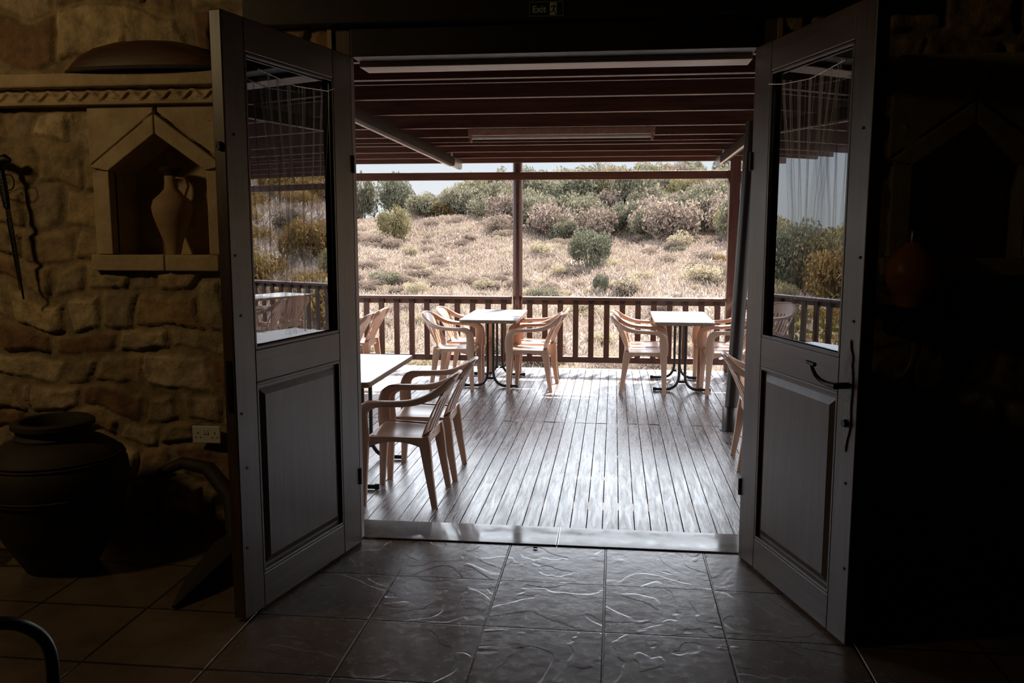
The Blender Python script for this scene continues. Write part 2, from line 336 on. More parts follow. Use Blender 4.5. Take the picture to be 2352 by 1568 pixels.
def shelf(x0,x1,label):
    L=x1-x0; r=empty('stone_shelf',(x0,4.1,2.157),label=label,cat='shelf')
    M().box(0,L,-.12,.02,.065,.13).build('shelf_slab',MSTONE,r,bevel=.01)
    nx=int(L/.006); nz=16; xs=np.linspace(0,L,nx); zs=np.linspace(0,.066,nz); X,Z=np.meshgrid(xs,zs); u=X/.105; ph=(Z/.066-.5)
    scroll=np.clip(1-np.abs(ph-.28*np.sin(u*2*PI))*5,0,1)+.8*np.clip(1-np.hypot((u%1-.5)*1.6,ph*2+.3*np.cos(np.floor(u)*PI))*2.2,0,1)
    dent=np.where(np.abs(ph+.44)<.06,.5*(np.sin(X*2*PI/.018)>0),0)
    Y=-.060-.018*np.clip(scroll,0,1)-.012*dent-.01*(fbm(X*30,Z*30)-.4); V=np.stack([X,Y,Z],-1).reshape(-1,3); idx=np.arange(nx*nz).reshape(nz,nx)
    F=np.stack([idx[:-1,:-1],idx[:-1,1:],idx[1:,1:],idx[1:,:-1]],-1).reshape(-1,4); npmesh('carved_frieze',V,F,MSTONE,r,smooth=True)
    M().box(0,L,-.085,.02,-.014,.0).build('frieze_ledge',MSTONE,r,bevel=.004)
    return r
shelf(-4.55,-1.74,'long stone shelf with carved frieze above the left niche'); shelf(1.20,2.95,'long stone shelf in shadow above the right niche')

# ------------------------------------------------------------------ door leaves
def leaf(name,hx,hy,lx,ly,flip,label_handle):
    ang=math.atan2(ly-hy,lx-hx); L=.918; Hh=2.33; z0=.012; T=.052
    r=empty(name,(hx,hy,0),ang); r['kind']='structure'
    s=flip                                            # +1: visible face on local -Y side
    y0,y1=(0,T) if s>0 else (-T,0)
    Z0,Z1=z0,z0+Hh
    def b(nm,x0,x1,za,zb,mat,d=0): return M().box(x0,x1,y0+d,y1-d,za,zb).build(nm,mat,r,bevel=.004)
    b('door_stile',0,.155,Z0,Z1,MDOOR); b('door_stile',L-.13,L,Z0,Z1,MDOOR)
    b('door_rail',.155,L-.13,Z0,.155,MDOORH); b('door_rail',.155,L-.13,.945,1.075,MDOORH); b('door_rail',.155,L-.13,2.215,Z1,MDOORH)
    # raised panel: recess, sloped moulding and field
    x0,x1,za,zb=.155,L-.13,.155,.945
    M().box(x0,x1,y0+.016,y1-.016,za,zb).build('door_panel',MDOOR,r)
    f=M()
    for sgn,ys in ((1,y0),(-1,y1)):
        a=.030;c=.058; q=[(x0+a,za+a),(x1-a,za+a),(x1-a,zb-a),(x0+a,zb-a)]; w=[(x0+c,za+c),(x1-c,za+c),(x1-c,zb-c),(x0+c,zb-c)]
        vs=[(x,ys+sgn*.016,z) for x,z in q]+[(x,ys+sgn*.003,z) for x,z in w]; f.add(vs,[(4,5,6,7)]+[(i,(i+1)%4,(i+1)%4+4,i+4) for i in range(4)])
    f.build('raised_field',MDOOR,r)
    for nm,(A0,A1,B0,B1) in (('panel_moulding',(x0,x1,za,zb)),('glazing_bead',(.155,L-.13,1.075,2.215))):
        m=M()
        for yc,sg in ((y0+.004,1),(y1-.004,-1)):
            w=.014
            m.box(A0,A1,yc-.004 if sg>0 else yc-.012,yc+.012 if sg>0 else yc+.004,B0,B0+w).box(A0,A1,yc-.004 if sg>0 else yc-.012,yc+.012 if sg>0 else yc+.004,B1-w,B1)
            m.box(A0,A0+w,yc-.004 if sg>0 else yc-.012,yc+.012 if sg>0 else yc+.004,B0,B1).box(A1-w,A1,yc-.004 if sg>0 else yc-.012,yc+.012 if sg>0 else yc+.004,B0,B1)
        m.build(nm,MDOORH,r,bevel=.003)
    M().box(.160,L-.135,-.002+(y0+y1)/2,.002+(y0+y1)/2,1.08,2.21).build('glass_pane',MGLASS,r)
    yf=y0 if s>0 else y1; sg=-1 if s>0 else 1
    for k,z in enumerate((.30,.62,.84,1.22,1.45,1.9)):
        M().lathe([(.0055,-.002),(.0055,.003)],n=10).build('screw_head',MIRON,r).matrix_local=Matrix.Translation((L-.03-.05*(k%2)*.4,yf+sg*.001,z))@Matrix.Rotation(PI/2,4,'X')
    for z in (.35,1.85):
        M().sweep([(.0,yf,z-.04),(.0,yf,z+.04)],.011).build('hinge',MIRON,r,smooth=True)
    if label_handle:
        xh=L-.055
        o=M().prism([(xh+x,z) for x,z in [(0,1.155),(.006,1.12),(.020,1.09),(.016,1.06),(.024,1.03),(.026,.97),(.022,.91),(.026,.85),(.018,.81),(.008,.785),(0,.735),(-.008,.785),(-.018,.81),(-.026,.85),(-.022,.91),(-.026,.97),(-.024,1.03),(-.016,1.06),(-.020,1.09),(-.006,1.12)]],yf,yf+sg*.006).build('handle_plate',MPLATE,r,bevel=.002)
        o['label']='hammered metal handle plate'
        M().sweep([(xh,yf+sg*.006,.985),(xh,yf+sg*.06,.985)],.012).build('spindle',MIRON,o,smooth=True)
        M().sweep([(xh+.008,yf+sg*.058,.985),(xh-.05,yf+sg*.060,.985),(xh-.095,yf+sg*.062,.990),(xh-.115,yf+sg*.070,1.005),(xh-.122,yf+sg*.080,1.03),(xh-.126,yf+sg*.085,1.05)],[.012,.010,.009,.008,.007,.006]).build('lever_handle',MIRON,o,smooth=True)
        M().sweep([(xh-.156,yf+sg*.085,1.052),(xh-.098,yf+sg*.085,1.049)],[.007,.008]).build('lever_scroll',MIRON,o,smooth=True)
        M().sweep([(xh,yf+sg*.004,.845),(xh,yf+sg*.020,.845)],[.015,.013]).build('lock_barrel',MIRON,o,smooth=True)
        ob=-sg; yb=y1 if s>0 else y0
        M().sweep([(xh,yb,.985),(xh,yb+ob*.055,.985),(xh-.10,yb+ob*.058,.985)],.010).build('rear_handle',MSTEEL,r,smooth=True)
    else:
        M().box(L-.001,L+.004,y0+.015,y1-.015,.85,1.05).build('latch_plate',MIRON,r)
        M().box(L,L+.012,y0+.018,y1-.018,1.84,1.87).build('bolt',MIRON,r)
    return r
dl=leaf('door_1',-1.223,4.013,-1.430,3.121,-1,False)
dr=leaf('door_2',.606,4.054,.874,3.174,1,True)
# visible face check: left leaf shows its +X side, right leaf its -X side
def curtain(dobj,side,u0,u1,ztop,zbot,label,gather):
    # hangs on a wire behind the pane (room side)
    ang=dobj.rotation_euler.z; org=Vector(dobj.location); r=empty('sheer_curtain',(org.x,org.y,0),ang,label=label,cat='curtain')
    y=side*.045
    xs=np.linspace(0,1,150); zs=np.linspace(0,1,60); U,V=np.meshgrid(xs,zs)
    sp=np.interp(V,[0,.04,.5,1],[1,1,gather,gather*.75]); cen=(u0+u1)/2
    fold=np.sin(U*2*PI*7+1.6*np.sin(U*7)+.8*np.sin(V*3+U*5))*.016*(.45+.6*V)+.005*np.sin(U*2*PI*23)*(1-V)
    X=cen+(U-.5)*(u1-u0)*sp+.012*np.sin(U*20+V*4)*V; Z=ztop-V*(ztop-zbot)+ (1-V)*(.03*np.abs(2*U-1)**2); Y=y+fold
    P=np.stack([X,Y,Z],-1).reshape(-1,3); nx,nz=150,60; idx=np.arange(nx*nz).reshape(nz,nx)
    F=np.stack([idx[:-1,:-1],idx[:-1,1:],idx[1:,1:],idx[1:,:-1]],-1).reshape(-1,4); npmesh('curtain_fabric',P,F,MCURT,r,smooth=True)
    M().sweep([(.165,side*.012,ztop+.04),(u0,side*.04,ztop+.012),(cen,side*.043,ztop-.004),(u1,side*.04,ztop+.022),(.775,side*.012,ztop+.05)] if side>0 else [(.165,-.012,ztop+.04),(u0,-.04,ztop+.012),(cen,-.043,ztop-.004),(u1,-.04,ztop+.022),(.775,-.012,ztop+.05)],.0018,n=6).build('curtain_wire',MSTEEL,r)
    return r
curtain(dl,1,.27,.76,2.13,1.12,'white sheer curtain behind the glass of the left door leaf',.72)
curtain(dr,-1,.34,.80,2.12,1.12,'white sheer curtain behind the glass of the right door leaf',.55)
# ------------------------------------------------------------------ exit sign
r=empty('exit_sign',(-.315,3.985,2.484),label='small dark Exit sign with running figure above the doorway',cat='sign')
W0,H0=.152,.062
M().box(-W0/2,W0/2,-.004,.003,0,H0).build('sign_board',MSIGN,r,bevel=.001)
M().box(-W0/2,W0/2,-.0050,-.004,0,.001).box(-W0/2,W0/2,-.0050,-.004,H0-.001,H0).box(-W0/2,-W0/2+.001,-.0050,-.004,0,H0).box(W0/2-.001,W0/2,-.0050,-.004,0,H0).build('border_line',MSIGNL,r)
cu=bpy.data.curves.new('lettering','FONT'); cu.body='Exit'; cu.size=.040; cu.extrude=.0004; cu.offset=.0006
tmp=bpy.data.objects.new('tmp_text',cu); C.objects.link(tmp); bpy.context.view_layer.update()
me=bpy.data.meshes.new_from_object(tmp.evaluated_get(bpy.context.evaluated_depsgraph_get())); bpy.data.objects.remove(tmp)
me.materials.clear(); me.materials.append(MSIGNL); tx=bpy.data.objects.new('lettering',me); C.objects.link(tx); tx.parent=r; tx.location=(-W0/2+.014,-.0050,.017); tx.rotation_euler=(PI/2,0,0)
M().box(.016,.046,-.0052,-.004,.004,H0-.004).build('doorway_pictogram',MSIGNL,r)
g=M(); 
def pb(pts): g.prism([(.016+x*.030,.004+z*.054) for x,z in pts],-.0060,-.0050)
pb([(.62,.80),(.70,.80),(.74,.86),(.70,.92),(.62,.92),(.58,.86)]); pb([(.45,.42),(.62,.46),(.72,.76),(.48,.76)]); pb([(.10,.60),(.18,.58),(.34,.70),(.55,.72),(.5,.78),(.28,.76)])
pb([(.66,.74),(.82,.60),(.96,.66),(.94,.72),(.80,.68),(.7,.78)]); pb([(.45,.44),(.30,.28),(.02,.30),(.02,.22),(.36,.20),(.60,.42)]); pb([(.56,.44),(.66,.24),(.84,.02),(.92,.04),(.76,.28),(.66,.46)])
g.build('running_figure',MSIGN,r)

# ------------------------------------------------------------------ things in the dark room
def thing(name,build,loc,label,cat,rz=0,group=None):
    r=empty(name,loc,rz,label=label,cat=cat,group=group); build(r); return r
def jar(r):
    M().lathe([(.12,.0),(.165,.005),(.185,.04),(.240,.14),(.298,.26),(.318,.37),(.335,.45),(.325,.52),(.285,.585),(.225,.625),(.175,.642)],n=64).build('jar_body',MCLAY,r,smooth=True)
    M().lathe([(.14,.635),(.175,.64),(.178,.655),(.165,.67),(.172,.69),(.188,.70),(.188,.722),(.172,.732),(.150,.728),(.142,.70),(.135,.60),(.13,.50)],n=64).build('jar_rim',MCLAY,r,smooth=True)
    for z,rr in ((.56,.306),(.545,.314),(.40,.328),(.385,.324)):
        M().sweep([(rr*math.cos(t*PI/32),rr*math.sin(t*PI/32),z) for t in range(64)],.006,closed=True,n=8).build('clay_band',MCLAY,r,smooth=True)
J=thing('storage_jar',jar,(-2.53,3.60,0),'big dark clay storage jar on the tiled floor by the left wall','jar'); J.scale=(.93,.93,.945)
def vase(r):
    M().lathe([(.030,0),(.034,.01),(.045,.06),(.075,.14),(.094,.20),(.098,.235),(.088,.27),(.055,.30),(.034,.325),(.030,.36),(.031,.39)],n=48).build('vase_body',MVASE,r,smooth=True)
    M().lathe([(.030,.385),(.034,.40),(.052,.415),(.056,.425),(.046,.432),(.024,.425),(.022,.39)],n=48).build('vase_rim',MCLAY,r,smooth=True)
    M().sweep([(.03,0,.38),(.075,0,.375),(.09,0,.34),(.07,0,.29)],[(.006,.012)]*4).build('vase_handle',MVASE,r,smooth=True)
thing('clay_vase',vase,(-2.205,4.165,1.423),'slender pale clay vase standing in the left stone niche','vase')
def trough(r):
    m=M(); n=48; rings=[(1.0,0),(.97,.03),(.86,.075),(.66,.115),(.38,.14),(.1,.148)]; vs=[]
    for q,z in rings:
        for k in range(n): t=2*PI*k/n; vs.append((.40*q*math.cos(t),.10*q*math.sin(t),z))
    fs=[(i*n+k,i*n+(k+1)%n,(i+1)*n+(k+1)%n,(i+1)*n+k) for i in range(5) for k in range(n)]+[tuple((5)*n+k for k in range(n))]
    m.add(vs,fs); m.build('bowl_body',MBRN,r,smooth=True)
    M().sweep([(.40*math.cos(2*PI*k/48),.10*math.sin(2*PI*k/48),.008) for k in range(48)],.010,closed=True,n=8).build('bowl_rim',MOLD,r,smooth=True)
thing('wooden_bowl',trough,(-2.23,4.03,2.288),'long brown wooden dough bowl upturned on the left stone shelf','bowl')
def sock(r):
    M().box(-.073,.073,-.012,.0,0,.086).build('face_plate',MSOCK,r,bevel=.003)
    for sx in (-.018,-.002): M().prism([(sx,.046),(sx+.014,.046),(sx+.012,.060),(sx+.008,.068),(sx+.003,.06)],-.0165,-.011).build('switch',MSOCK,r,bevel=.001)
    for c in (-.042,.045):
        h=M()
        h.box(c-.0025,c+.0025,-.0128,-.011,.046,.056)
        for dx in (-.012,.012): h.box(c+dx-.0035,c+dx+.0035,-.0128,-.011,.026,.031)
        h.build('pin_holes',MHOLE,r)
thing('double_socket',sock,(-2.015,4.045,.486),'cream double power socket low on the left stone wall','socket')
def sword(r):
    M().sweep([(-.11,-.03,.06),(-.06,-.03,.055),(-.01,-.03,.03),(.0,-.03,-.02)],[.017,.020,.022,.02]).build('grip',MIRON,r,smooth=True)
    M().sweep([(.0,-.03,.03),(.03,-.03,.035),(.055,-.03,.03)],[.02,.026,.012]).build('pommel',MIRON,r,smooth=True)
    for c,s_ in ((-.035,.036),(.04,.028)):
        M().sweep([(c+s_*math.cos(k*PI/12),-.03,-.075+.038*math.sin(k*PI/12)) for k in range(24)],.0035,closed=True,n=8).build('guard_ring',MIRON,r,smooth=True)
    M().sweep([(-.002,-.03,-.01),(.012,-.03,-.12),(.022,-.03,-.20)],[.016,.016,.012],square=True).build('scabbard_throat',MIRON,r,smooth=True)
    M().sweep([(.02,-.028,-.18),(.045,-.028,-.40),(.073,-.028,-.645)],[(.004,.013),(.004,.012),(.003,.004)],side=(0,1,0),square=True).build('blade',MIRON,r,smooth=True)
    M().sweep([(.0175,-.034,-.25),(.060,-.034,-.60)],.0022,n=8).build('blade_edge',MSTEEL,r)
thing('old_sword',sword,(-2.975,4.00,1.85),'old dark iron sword with ring guard hung on the left stone wall','sword')
def plough(r):
    M().sweep([(0,0,.012),(.02,.16,.045),(.05,.42,.09),(.07,.62,.12)],[(.006,.008),(.035,.05),(.05,.075),(.04,.06)],side=(0,0,1),n=12,square=True).build('plough_share',MOLD,r,smooth=True)
    M().sweep([(.05,.50,.12),(-.02,.62,.28),(-.16,.68,.40),(-.30,.70,.42),(-.42,.70,.37)],[.045,.042,.036,.03,.022]).build('plough_beam',MOLD,r,smooth=True)
    M().sweep([(.07,.58,.12),(.10,.66,.36),(.06,.70,.52)],[.03,.024,.02]).build('plough_handle',MOLD,r,smooth=True)
thing('wooden_plough',plough,(-1.775,3.20,0),'old dark wooden plough with pointed share lying behind left door leaf','plough')
def pan(r):
    M().lathe([(.06,0),(.10,.005),(.16,.05),(.19,.085),(.195,.09),(.18,.088),(.12,.03),(.04,.012)],n=48).build('pan_body',MIRON,r,smooth=True)
    M().sweep([(.17,0,.082),(.24,0,.10),(.30,0,.10)],[(.005,.016),(.005,.013),(.005,.01)],side=(0,0,1)).build('pan_handle',MIRON,r,smooth=True)
thing('iron_pan',pan,(-3.02,3.50,0),'dark iron pan on the floor at the left edge of the view','pan')
def gourd(r):
    M().lathe([(.055,0),(.062,.01),(.060,.035),(.075,.055),(.102,.095),(.112,.145),(.104,.195),(.075,.235),(.042,.262),(.030,.278)],n=48).build('flask_body',MGOURD,r,smooth=True)
    M().lathe([(.022,.275),(.024,.29),(.020,.315),(.021,.33),(.013,.332)],n=32).build('flask_cap',MSTEEL,r,smooth=True)
thing('round_flask',gourd,(1.290,3.96,1.213),'round orange brown flask with metal cap on the right wall ledge','flask')
thing('wall_ledge',lambda r:(M().box(0,.36,-.20,.0,0,.022).build('ledge_board',MOLD,r,bevel=.003),M().box(.04,.06,-.14,-.0,-.10,0).build('ledge_bracket',MOLD,r,bevel=.003),M().box(.30,.32,-.14,-.0,-.10,0).build('ledge_bracket',MOLD,r,bevel=.003)),(1.165,4.06,1.190),'small dark wooden ledge under the round flask, right wall','shelf')
def horn(r): 
    M().sweep([(.10,0,.0),(.105,0,-.08),(.085,0,-.16),(.04,0,-.22),(.0,0,-.25)],[.024,.022,.017,.010,.003]).build('horn_body',MHORN,r,smooth=True)
    M().sweep([(.10,0,.0),(.09,0,.045),(.07,0,.09)],.002,n=6).build('hanging_cord',MOLD,r)
thing('drinking_horn',horn,(1.235,4.0,1.10),'curved pale horn hanging below the dark ledge on the right wall','horn')
# cafe chair at the lower left, mostly out of view
def cafe(r):
    M().lathe([(.0,.44),(.19,.44),(.205,.452),(.20,.47),(.10,.478),(0,.479)],n=48).build('seat',MBLACK,r,smooth=True)
    pts=[(-.19,-.16,0),(-.185,-.18,.45),(-.19,-.22,.62),(-.175,-.245,.74),(-.12,-.262,.81),(-.04,-.27,.84),(.04,-.27,.84),(.12,-.262,.81),(.175,-.245,.74),(.19,-.22,.62),(.185,-.18,.45),(.19,-.16,0)]
    M().sweep(smooth_path(pts,6),.0125,n=16).build('back_hoop',MBLACK,r,smooth=True)
    pts=[(-.10,-.19,.46),(-.11,-.23,.60),(-.07,-.25,.70),(0,-.255,.735),(.07,-.25,.70),(.11,-.23,.60),(.10,-.19,.46)]
    M().sweep(smooth_path(pts,6),.009,n=12).build('inner_hoop',MBLACK,r,smooth=True)
    for sx in (-1,1): M().sweep([(sx*.14,.13,.45),(sx*.185,.19,0)],[.014,.011]).build('leg',MBLACK,r,smooth=True)
    M().sweep([(.165*math.cos(k*PI/12),.165*math.sin(k*PI/12),.22) for k in range(24)],.007,closed=True,n=8).build('leg_ring',MBLACK,r,smooth=True)
def smooth_path(P,k):
    P=[Vector(p) for p in P]; out=[]
    for i in range(len(P)-1):
        a,b,c,d=P[max(i-1,0)],P[i],P[i+1],P[min(i+2,len(P)-1)]
        for j in range(k):
            t=j/k; out.append(.5*((2*b)+(c-a)*t+(2*a-5*b+4*c-d)*t*t+(3*b-a-3*c+d)*t**3))
    return out+[P[-1]]
thing('cafe_chair',cafe,(-1.39,1.46,0),'black metal hoop back chair cut off at the lower left corner','chair',math.radians(60))
tag(M().sweep([(-.0,0,0),(.012,.003,.002),(.022,-.001,0)],[.003,.004,.002],n=8).build('twig',MHOLE),'tiny dark twig lying on a floor tile near the sill','twig').location=(-.372,4.055,.004)

# ------------------------------------------------------------------ terrace deck
m=M(); pw=.0905; gx=.0042; x=-50+math.floor((50-4.55)/pw)*pw; rr=random.Random(3)
x0=x
while x<7.2:
    for ya,yb in ((4.366,7.386),(7.394,10.36)):
        if ya>7 or True:
            dz=rr.uniform(-.0015,.0015); tl=rr.uniform(-.0012,.0012); sh=rr.uniform(-.012,.012) if x<.6 else 0
            ya2=ya+(sh if ya>7 else 0); yb2=yb+(sh-.0 if yb<8 else rr.uniform(-.008,.008))
            a,b=x+gx/2,x+pw-gx/2
            m.add([(a,ya2,DZ-.028),(b,ya2,DZ-.028),(b,yb2,DZ-.028),(a,yb2,DZ-.028),(a,ya2,DZ+dz-tl),(b,ya2,DZ+dz+tl),(b,yb2,DZ+dz+tl),(a,yb2,DZ+dz-tl)],[(3,2,1,0),(4,5,6,7),(0,1,5,4),(1,2,6,5),(2,3,7,6),(3,0,4,7)])
    x+=pw
tag(m.build('terrace_deck',MDECK,bevel=.0012,segs=1),kind='structure')
m=M()
for y in (4.5,5.1,5.73,6.35,6.97,7.39,8.2,8.83,9.45,10.2): m.box(-4.5,7.1,y-.04,y+.04,DZ-.16,DZ-.029)
m.box(-4.55,7.15,4.36,4.40,-3.2,-.09)
for px in (-4.4,-1.15,1.36,4.2,7.0):
    for py in (6.97,10.1): m.box(px-.08,px+.08,py-.08,py+.08,-4.2,DZ-.10)
tag(m.build('deck_substructure',MRAIL),kind='structure')

# ------------------------------------------------------------------ railings
def railing(p0,p1,n,label,zoff=0):
    p0=Vector(p0);p1=Vector(p1); L=(p1-p0).length; ang=math.atan2(p1.y-p0.y,p1.x-p0.x)
    r=empty('deck_railing',(p0.x,p0.y,DZ),ang,label=label,cat='railing')
    M().box(0,L,-.065,.055,.832,.868).build('handrail',MRAIL,r,bevel=.006)
    M().box(0,L,-.010,.028,.775,.834).build('top_rail',MRAIL,r,bevel=.003)
    M().box(0,L,-.035,.035,.085,.155).build('bottom_rail',MRAIL,r,bevel=.004)
    me=None;mb=None
    for i in range(n):
        x=(i+.5)*L/n
        if me is None:
            o=M().box(-.033,.033,-.045,-.011,.10,.832).build('baluster',MBAL,r,bevel=.004); me=o
            k=M().prism([(-.034,.835),(.034,.835),(.034,.815),(.018,.79),(-.018,.79),(-.034,.815)],-.051,-.044).build('bracket',MIRON,o); mb=k
            k.location=(0,0,0)
        else:
            o=me.copy(); C.objects.link(o); o.parent=r; k=mb.copy(); C.objects.link(k); k.parent=o
        o.location=(x,0,0)
    return r
railing((-4.40,10.30),(-1.215,10.30),17,'brown slatted deck railing left of the centre post')
railing((-1.085,10.30),(1.295,10.30),13,'brown slatted deck railing between the centre post and right post')
railing((1.425,10.30),(4.13,10.30),14,'brown slatted deck railing right of the square post, seen in glass')
railing((4.27,10.30),(7.0,10.30),14,'far right brown deck railing seen reflected in left door glass')
railing((-4.40,4.45),(-4.40,10.23),30,'side deck railing at the left end, reflected in right door glass')
# posts
def roundpost(x,y,z0,z1,rad,mat,label,lean=0,sleeve=False,name='wooden_post'):
    r=empty(name,(x,y,z0),label=label,cat='post')
    M().sweep([(lean*t,0,(z1-z0)*t) for t in (0,.25,.5,.75,1)],rad,n=28).build('post_shaft',mat,r,smooth=True)
    if sleeve:
        M().lathe([(rad+.012,0),(rad+.012,.20),(rad+.004,.21)],n=32).build('base_sleeve',mat,r,smooth=True); M().lathe([(rad+.03,0),(rad+.03,.006)],n=32).build('base_plate',mat,r)
    return r
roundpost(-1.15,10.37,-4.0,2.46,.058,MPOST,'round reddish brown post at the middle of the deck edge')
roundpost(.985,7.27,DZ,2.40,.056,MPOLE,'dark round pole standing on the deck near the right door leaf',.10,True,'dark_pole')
for px,lab in ((1.36,'square reddish post at the deck edge behind the dark pole'),(4.2,'square post at the deck edge far right, seen in glass'),(-4.40,'square corner post at the left end of the deck')):
    r=empty('square_post',(px,10.33,-4.0),label=lab,cat='post'); M().box(-.06,.06,-.06,.06,0,6.44).build('post_shaft',MPOST,r,bevel=.006); M().prism([(-.10,6.2),(.10,6.2),(.06,6.05),(-.06,6.05)],-.05,.05).build('post_bracket',MPOST,r)

# ------------------------------------------------------------------ terrace roof
rf=empty('terrace_roof',(0,0,0)); rf['kind']='structure'
zb=lambda y:2.54-.035*(y-4.3)
ys=[4.62,5.10,5.60,5.74,6.27,6.93,7.66,8.21,8.57,8.82,9.34,9.88]
for i,y in enumerate(ys):
    t_=.030 if i in (3,8) else .06
    M().box(-4.7,7.3,y-t_/2,y+t_/2,zb(y),zb(y)+.155).build('roof_beam',MBEAM,rf,bevel=.004)
M().box(-4.7,7.3,10.27,10.33,zb(10.3)-.01,zb(10.3)+.20).build('fascia_beam',MBEAM,rf,bevel=.004)
M().box(-4.4,7.2,10.29,10.34,2.122,2.213).build('tie_beam',MBEAM,rf,bevel=.004)
m=M(); m.add([(-4.8,4.38,zb(4.38)+.150),(7.4,4.38,zb(4.38)+.150),(7.4,10.42,zb(10.42)+.150),(-4.8,10.42,zb(10.42)+.150),(-4.8,4.38,zb(4.38)+.20),(7.4,4.38,zb(4.38)+.20),(7.4,10.42,zb(10.42)+.20),(-4.8,10.42,zb(10.42)+.20)],[(3,2,1,0),(4,5,6,7),(0,1,5,4),(1,2,6,5),(2,3,7,6),(3,0,4,7)])
m.build('roof_boarding',MBEAM,rf)
M().box(-4.9,7.5,4.38,4.42,2.50,3.2).build('wall_plate',MBEAM,rf)
def track(p0,p1,label):
    p0=Vector(p0);p1=Vector(p1); r=empty('awning_track',p0,label=label,cat='awning track'); d=p1-p0; n=d.normalized(); s=Vector((1,0,0))
    M().sweep([(0,0,0),d*.93],[(.05,.030)]*2,side=(0,0,1),n=12,square=True).build('track_bar',MRAFT,r,smooth=True)
    M().sweep([Vector((-.024,0,-.052)),d*.93+Vector((-.024,0,-.052))],[(.006,.012)]*2,side=(0,0,1),n=8,square=True).build('lower_flange',MLITUNDER,r)
    M().sweep([d*.93,d],[(.052,.032)]*2,side=(0,0,1),n=12,square=True).build('end_cap',MALU,r)
    M().sweep([d*.93+Vector((0,0,.05)),d*.93+Vector((0,0,.12))],.012).build('hanger',MALU,r)
    return r
track((-2.02,4.55,2.47),(-1.80,10.10,2.285),'brown awning track under the roof at upper left')
track((1.25,4.55,2.47),(1.14,10.10,2.285),'brown awning track under the roof beside the dark pole')
def tube(r):
    M().box(-.82,.82,-.03,.03,.018,.075).build('lamp_housing',MTUBEH,r,bevel=.006)
    M().sweep([(-.795,0,-.002),(.795,0,-.002)],.013,n=20).build('fluorescent_tube',MTUBE,r,smooth=True)
    for s in (-1,1): M().prism([(s*.80-.012,.03),(s*.80+.012,.03),(s*.80+.010,-.03),(s*.80+.002,-.045),(s*.80-.010,-.03)],-.02,.02).build('tube_holder',MTUBEH,r,bevel=.003)
thing('fluorescent_lamp',tube,(-.485,7.80,2.355),'long unlit fluorescent tube lamp under the roof beams','lamp')

